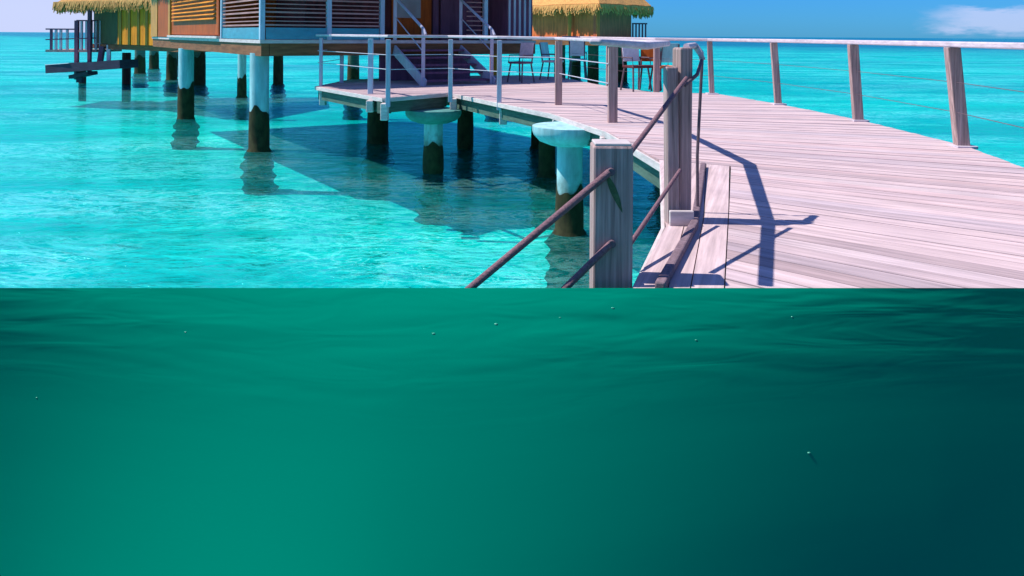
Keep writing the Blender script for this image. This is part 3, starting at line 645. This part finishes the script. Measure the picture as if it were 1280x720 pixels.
# door and window in the shaded side
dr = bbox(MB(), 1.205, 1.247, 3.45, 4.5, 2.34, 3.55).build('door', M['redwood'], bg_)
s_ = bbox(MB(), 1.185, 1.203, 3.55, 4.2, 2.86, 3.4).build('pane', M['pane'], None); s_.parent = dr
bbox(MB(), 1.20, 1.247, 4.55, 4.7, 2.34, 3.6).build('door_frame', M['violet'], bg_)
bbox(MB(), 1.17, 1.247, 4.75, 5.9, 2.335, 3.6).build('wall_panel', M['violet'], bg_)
mb = MB()
for k in range(9): bbox(mb, .06, .09, 4.85 + k * .0, 5.3, 2.45 + k * .11, 2.475 + k * .11)
mb.build('slat_screen', M['slat'], bg_)
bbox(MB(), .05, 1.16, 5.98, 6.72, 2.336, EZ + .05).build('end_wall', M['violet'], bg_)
mb = MB()
for k in range(5): bbox(mb, .012, .045, 6.0 + k * .15, 6.05 + k * .15, 2.4, 3.6)
mb.build('batten', M['steel'], bg_)
roof('roof', bg_, [tuple(bl(-.7, -.16, 0).xy), tuple(bl(13.3, -.16, 0).xy), tuple(bl(13.3, 7.3, 0).xy), tuple(bl(-.7, 7.3, 0).xy)], EZ, 6.0, .35, M['thatch'])
bbox(MB(), .32, .36, 2.75, 5.1, 1.41, 2.255).build('skirting', M['violet'], bg_)
# staircase from the platform to the porch
stc = thing('staircase', 'steel staircase with sloping handrails from platform up to bungalow porch', 'staircase', bl(-.6, 3.8, DECK))
mb = MB(); bbox(mb, -1.45, -.03, 2.95, 3.0, 0, 0.001) if False else None
n = 5
for k in range(n):
    a = -.28 * (k + 1); zt = 2.28 - (k + 1) * .155
    bbox(MB(), a, a + .27, 3.0, 4.6, zt - .04, zt).build('tread', M['violet'], stc)
for b in (2.95, 4.62):
    mb = MB(); mb.bar(bl(-.03, b, 2.12), bl(-1.55, b, 1.42), .04, .22); mb.build('stringer', M['steel'], stc)
    MB().tube([bl(-.05, b, 3.28), bl(-1.45, b, 2.58), bl(-1.55, b, 2.46)], .03, 8).build('handrail', M['steel'], stc, smooth=True)
    for a, zt in ((-.06, 3.27), (-1.45, 2.57)):
        zb = 2.33 if a > -.5 else DECK
        p = bl(a, b, 0); sq_post(MB(), (p.x, p.y, zb), (p.x, p.y, zt), .07).build('post', M['steel'], stc)
    MB().tube([bl(-.06, b, 2.85), bl(-1.45, b, 2.1)], .014, 6).build('wire', M['wire'], stc)

# ------------------------------------------------------------------ smaller bungalow behind, on the left
b2 = thing('bungalow', 'ochre and dark green thatched bungalow behind the larger one, with swimming landing', 'bungalow', (-16, 36, 1.9))
C1 = at_d(147, 55, 34.5); C2 = at_d(117, 55, 37.5); C3 = at_d(222, 55, 31.0)
z0 = 1.95; z1 = 3.75
def slab(mb, p, q, t, za, zb):
    p = Vector(p[:2]); q = Vector(q[:2]); nrm = Vector(((q - p).y, -(q - p).x)).normalized() * t
    if nrm.dot(-p) > 0: nrm = -nrm             # thickness goes away from the camera
    return mb.quadbox([(p.x, p.y, za), (q.x, q.y, za), (q.x + nrm.x, q.y + nrm.y, za), (p.x + nrm.x, p.y + nrm.y, za), (p.x, p.y, zb), (q.x, q.y, zb), (q.x + nrm.x, q.y + nrm.y, zb), (p.x + nrm.x, p.y + nrm.y, zb)])
w1 = slab(MB(), C1, C3, .2, z0, z1).build('wall', M['ochre'], b2)
slab(MB(), C2, (C1.x - .02, C1.y + .02), .2, z0, z1).build('wall', M['greenwall'], b2)
e = (C3 - C1); e.z = 0
bt = MB()
for t in (.06, .22, .38, .52, .7): q = C1 + e * t; sq_post(bt, (q.x, q.y - .03, z0), (q.x, q.y - .03, z1), .10)
q_ = bt.build('batten', M['board'], None); q_.parent = w1
dd = C1 + e * .3
slab(MB(), (C1 + e * .42)[:2] - Vector((0, .06)) if False else (dd.x, dd.y - .07), (dd.x + .5, dd.y + .0), .04, z0 + .1, 2.75).build('lamp_post', M['white'], b2) if False else None
slab(MB(), (C2.x - .2, C2.y), (C3.x + .2, C3.y - .1), 3, 1.72, 1.93).build('floor', M['beam_brown'], b2)
E0 = at_d(78, 8, 35.0)
roof('roof', b2, [(E0.x * 1.045 - .25, 36.5), (-17.05, 34.25), (-12.8, 30.75), (-11.5, 36), (-13, 42), (-19, 41)], 3.62, 6.0, .2, M['old_thatch'], .3)
# swimming landing
ld = thing('landing', 'small railed swimming landing with dark sloping gangway beside the ochre bungalow', 'landing', (-20.5, 37, 0))
A_ = at_d(63, 65, 37); B_ = at_d(126, 62, 37)
MB().quadbox([(A_.x, 36.6, 1.55), (B_.x, 36.6, 1.55), (B_.x, 39, 1.55), (A_.x, 39, 1.55), (A_.x, 36.6, 1.66), (B_.x, 36.6, 1.66), (B_.x, 39, 1.66), (A_.x, 39, 1.66)]).build('floor', M['post'], ld)
for px in (64, 70, 76, 84, 96, 102, 108, 114, 120, 126):
    q = at_d(px, 60, 36.65); tall = px >= 96; w = .16 if px == 96 else .09
    sq_post(MB(), (q.x, q.y, .3 if px in (96, 112) else 1.66), (q.x, q.y, (3.0 if px != 112 else 3.5) if tall else 2.58), w).build('post', M['violet' if px in (96, 64) else 'steel'], ld)
MB().bar((A_.x, 36.65, 2.6), (at_d(96, 40, 36.65).x, 36.65, 2.6), .1, .06).bar((at_d(96, 40, 36.65).x, 36.65, 3.0), (B_.x, 36.65, 3.0), .1, .06).build('handrail', M['violet'], ld)
q = at_d(112, 60, 36.4); sq_post(MB(), (q.x, q.y, .5), (q.x, q.y, 3.5), .14).build('post', M['violet'], ld)
g0 = at_d(66, 86, 36); g1 = at_d(160, 79, 34.5)
MB().bar((g0.x, 36.2, .80), (g1.x, 34.6, 1.12), 1.0, .36).build('gangway', M['navy'], ld)
MB().bar((g0.x - .02, 36.2, .995), (at_d(104, 83, 36).x, 35.62, 1.105), 1.0, .03).build('gangway_tread', M['white'], ld)
MB().bar((A_.x, 36.62, 2.12), (B_.x, 36.62, 2.2), .05, .05).build('mid_rail', M['violet'], ld)
MB().bar(at_d(92, 96, 36.1), at_d(116, 91, 35.6), .5, .16).bar(at_d(100, 90, 36.0), at_d(100, 103, 36.0), .25, .2).build('brace', M['navy'], ld)
MB().bar(at_d(128, 58, 36), at_d(124, 86, 36), .2, .2).build('brace', M['violet'], ld)
MB().bar(at_d(136, 56, 36), at_d(136, 76, 36), .16, .1).build('ladder', M['white'], ld)
for px, wl in ((103, 104), (158, 105)):
    p = at_z(px, wl, 0); MB().tube([(p.x, p.y, -.92), (p.x, p.y, .9 if px == 103 else 1.5)], .17 if px == 103 else .2, 10).build('leg', M['dark'], ld)
for px, wl, nth in ((190, 86, 'second'), (215, 82, 'third'), (172, 92, 'first')):
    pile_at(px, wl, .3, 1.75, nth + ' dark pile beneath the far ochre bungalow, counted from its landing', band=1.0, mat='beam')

# ------------------------------------------------------------------ bungalow far behind the boardwalk
b3 = thing('bungalow', 'distant brown walled bungalow with golden thatched roof behind the boardwalk railing', 'bungalow', (4, 41, 1.9))
Q0 = at_d(664, 50, 41.5); Q1 = at_d(746, 50, 37.8); Q2 = at_d(789, 50, 41)
slab(MB(), Q0, Q1, .2, 2.25, 3.8).build('wall', M['wall_brown'], b3)
slab(MB(), (Q1.x + .01, Q1.y + .02), Q2, .2, 2.25, 3.8).build('wall', M['wall_brown_shaded'], b3)
v = at_d(712, 30, 39.0); sq_post(MB(), (v.x, v.y, 2.25), (v.x, v.y, 3.8), .16).build('batten', M['board'], b3)
MB().prism([(Q0.x - .3, Q0.y - .2), (Q1.x, Q1.y - .5), (Q2.x + .9, Q2.y - .3), (Q2.x + .9, 46), (Q0.x - .3, 46)], 2.0, 2.22).build('floor', M['beam_brown'], b3)
mb = MB()
for px in range(791, 810, 4): q = at_d(px, 40, 41.2); sq_post(mb, (q.x, q.y, 2.22), (q.x, q.y, 3.08), .07)
q0 = at_d(790, 40, 41.2); q1 = at_d(809, 40, 41.2); mb.bar((q0.x, 41.2, 3.1), (q1.x, 41.2, 3.1), .08, .07)
mb.build('balcony_railing', M['violet'], b3)
r0 = at_d(655, 14, 41); r1 = at_d(745, 14, 37.3); r2 = at_d(814, 13, 40.2)
roof('roof', b3, [(Q0.x - .35, 41.25), (Q1.x + .02, 37.1), (r2.x, 40.2), (r2.x + .3, 46.5), (r0.x, 47)], 3.72, 6.6, .15, M['thatch'], .28, .25, 22)
for px, wl, nth in ((700, 104, 'first'), (742, 104, 'third'), (778, 102, 'fourth'), (720, 98, 'second')):
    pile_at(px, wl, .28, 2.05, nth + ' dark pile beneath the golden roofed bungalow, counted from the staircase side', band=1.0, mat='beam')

# ------------------------------------------------------------------ chairs on the platform
def chair(label, back_mat, seat_mat, h=0.92, w=0.40):
    t = thing('chair', label, 'chair', (0, 0, 0), 'deck chairs behind the railing', flat=True)
    for sx_ in (-1, 1):
        for sy_ in (-1, 1):
            MB().tube([(sx_ * w * .52, sy_ * .22, 0), (sx_ * w * .42, sy_ * .15, .46)], .018, 8).build('leg', M['cable'], t)
        MB().tube([(sx_ * w * .46, .16, .46), (sx_ * w * .46, .24, h)], .016, 8).build('back_frame', M['cable'], t)
        MB().tube([(sx_ * w * .5, -.2, .0 + .46), (sx_ * w * .5, -.16, .64), (sx_ * w * .5, .19, .64)], .014, 8).build('armrest', M['cable'], t)
    MB().box((-w * .5, -.21, .44), (w * .5, .19, .49)).build('seat', M[seat_mat], t, bevel=.015)
    MB().quadbox([(-w * .47, .155, .56), (w * .47, .155, .56), (w * .47, .185, .56), (-w * .47, .185, .56), (-w * .47, .215, h + .02), (w * .47, .215, h + .02), (w * .47, .245, h + .02), (-w * .47, .245, h + .02)]).build('backrest', M[back_mat], t, bevel=.01)
    return t
for lab, bm_, sm_, px, py, rot, kz in [
        ('white backed chair on dark legs standing at the platform edge beside the thick rail post', 'white', 'dark', 795, 113.5, 25, 1.0),
        ('brown backed chair just behind the white backed one', 'redwood', 'dark', 813, 112, -10, .98),
        ('pale green backed chair half hidden by the double corner post', 'concrete', 'wall_brown', 830, 113, 200, .98),
        ('white chair seen between two wooden rail posts', 'white', 'concrete', 722, 98.5, 170, 1.0),
        ('pale chair with pink seat left of the first wooden rail post', 'concrete', 'pink', 690, 100, 60, .95),
        ('dark chair with pink backrest in the shade near the staircase', 'pink', 'violet', 651, 103, -40, .95)]:
    c = chair(lab, bm_, sm_); p = at_z(px, py, DECK); c.location = (p.x, p.y, DECK + .004); c.rotation_euler.z = R(rot); c.scale = (1, 1, kz)
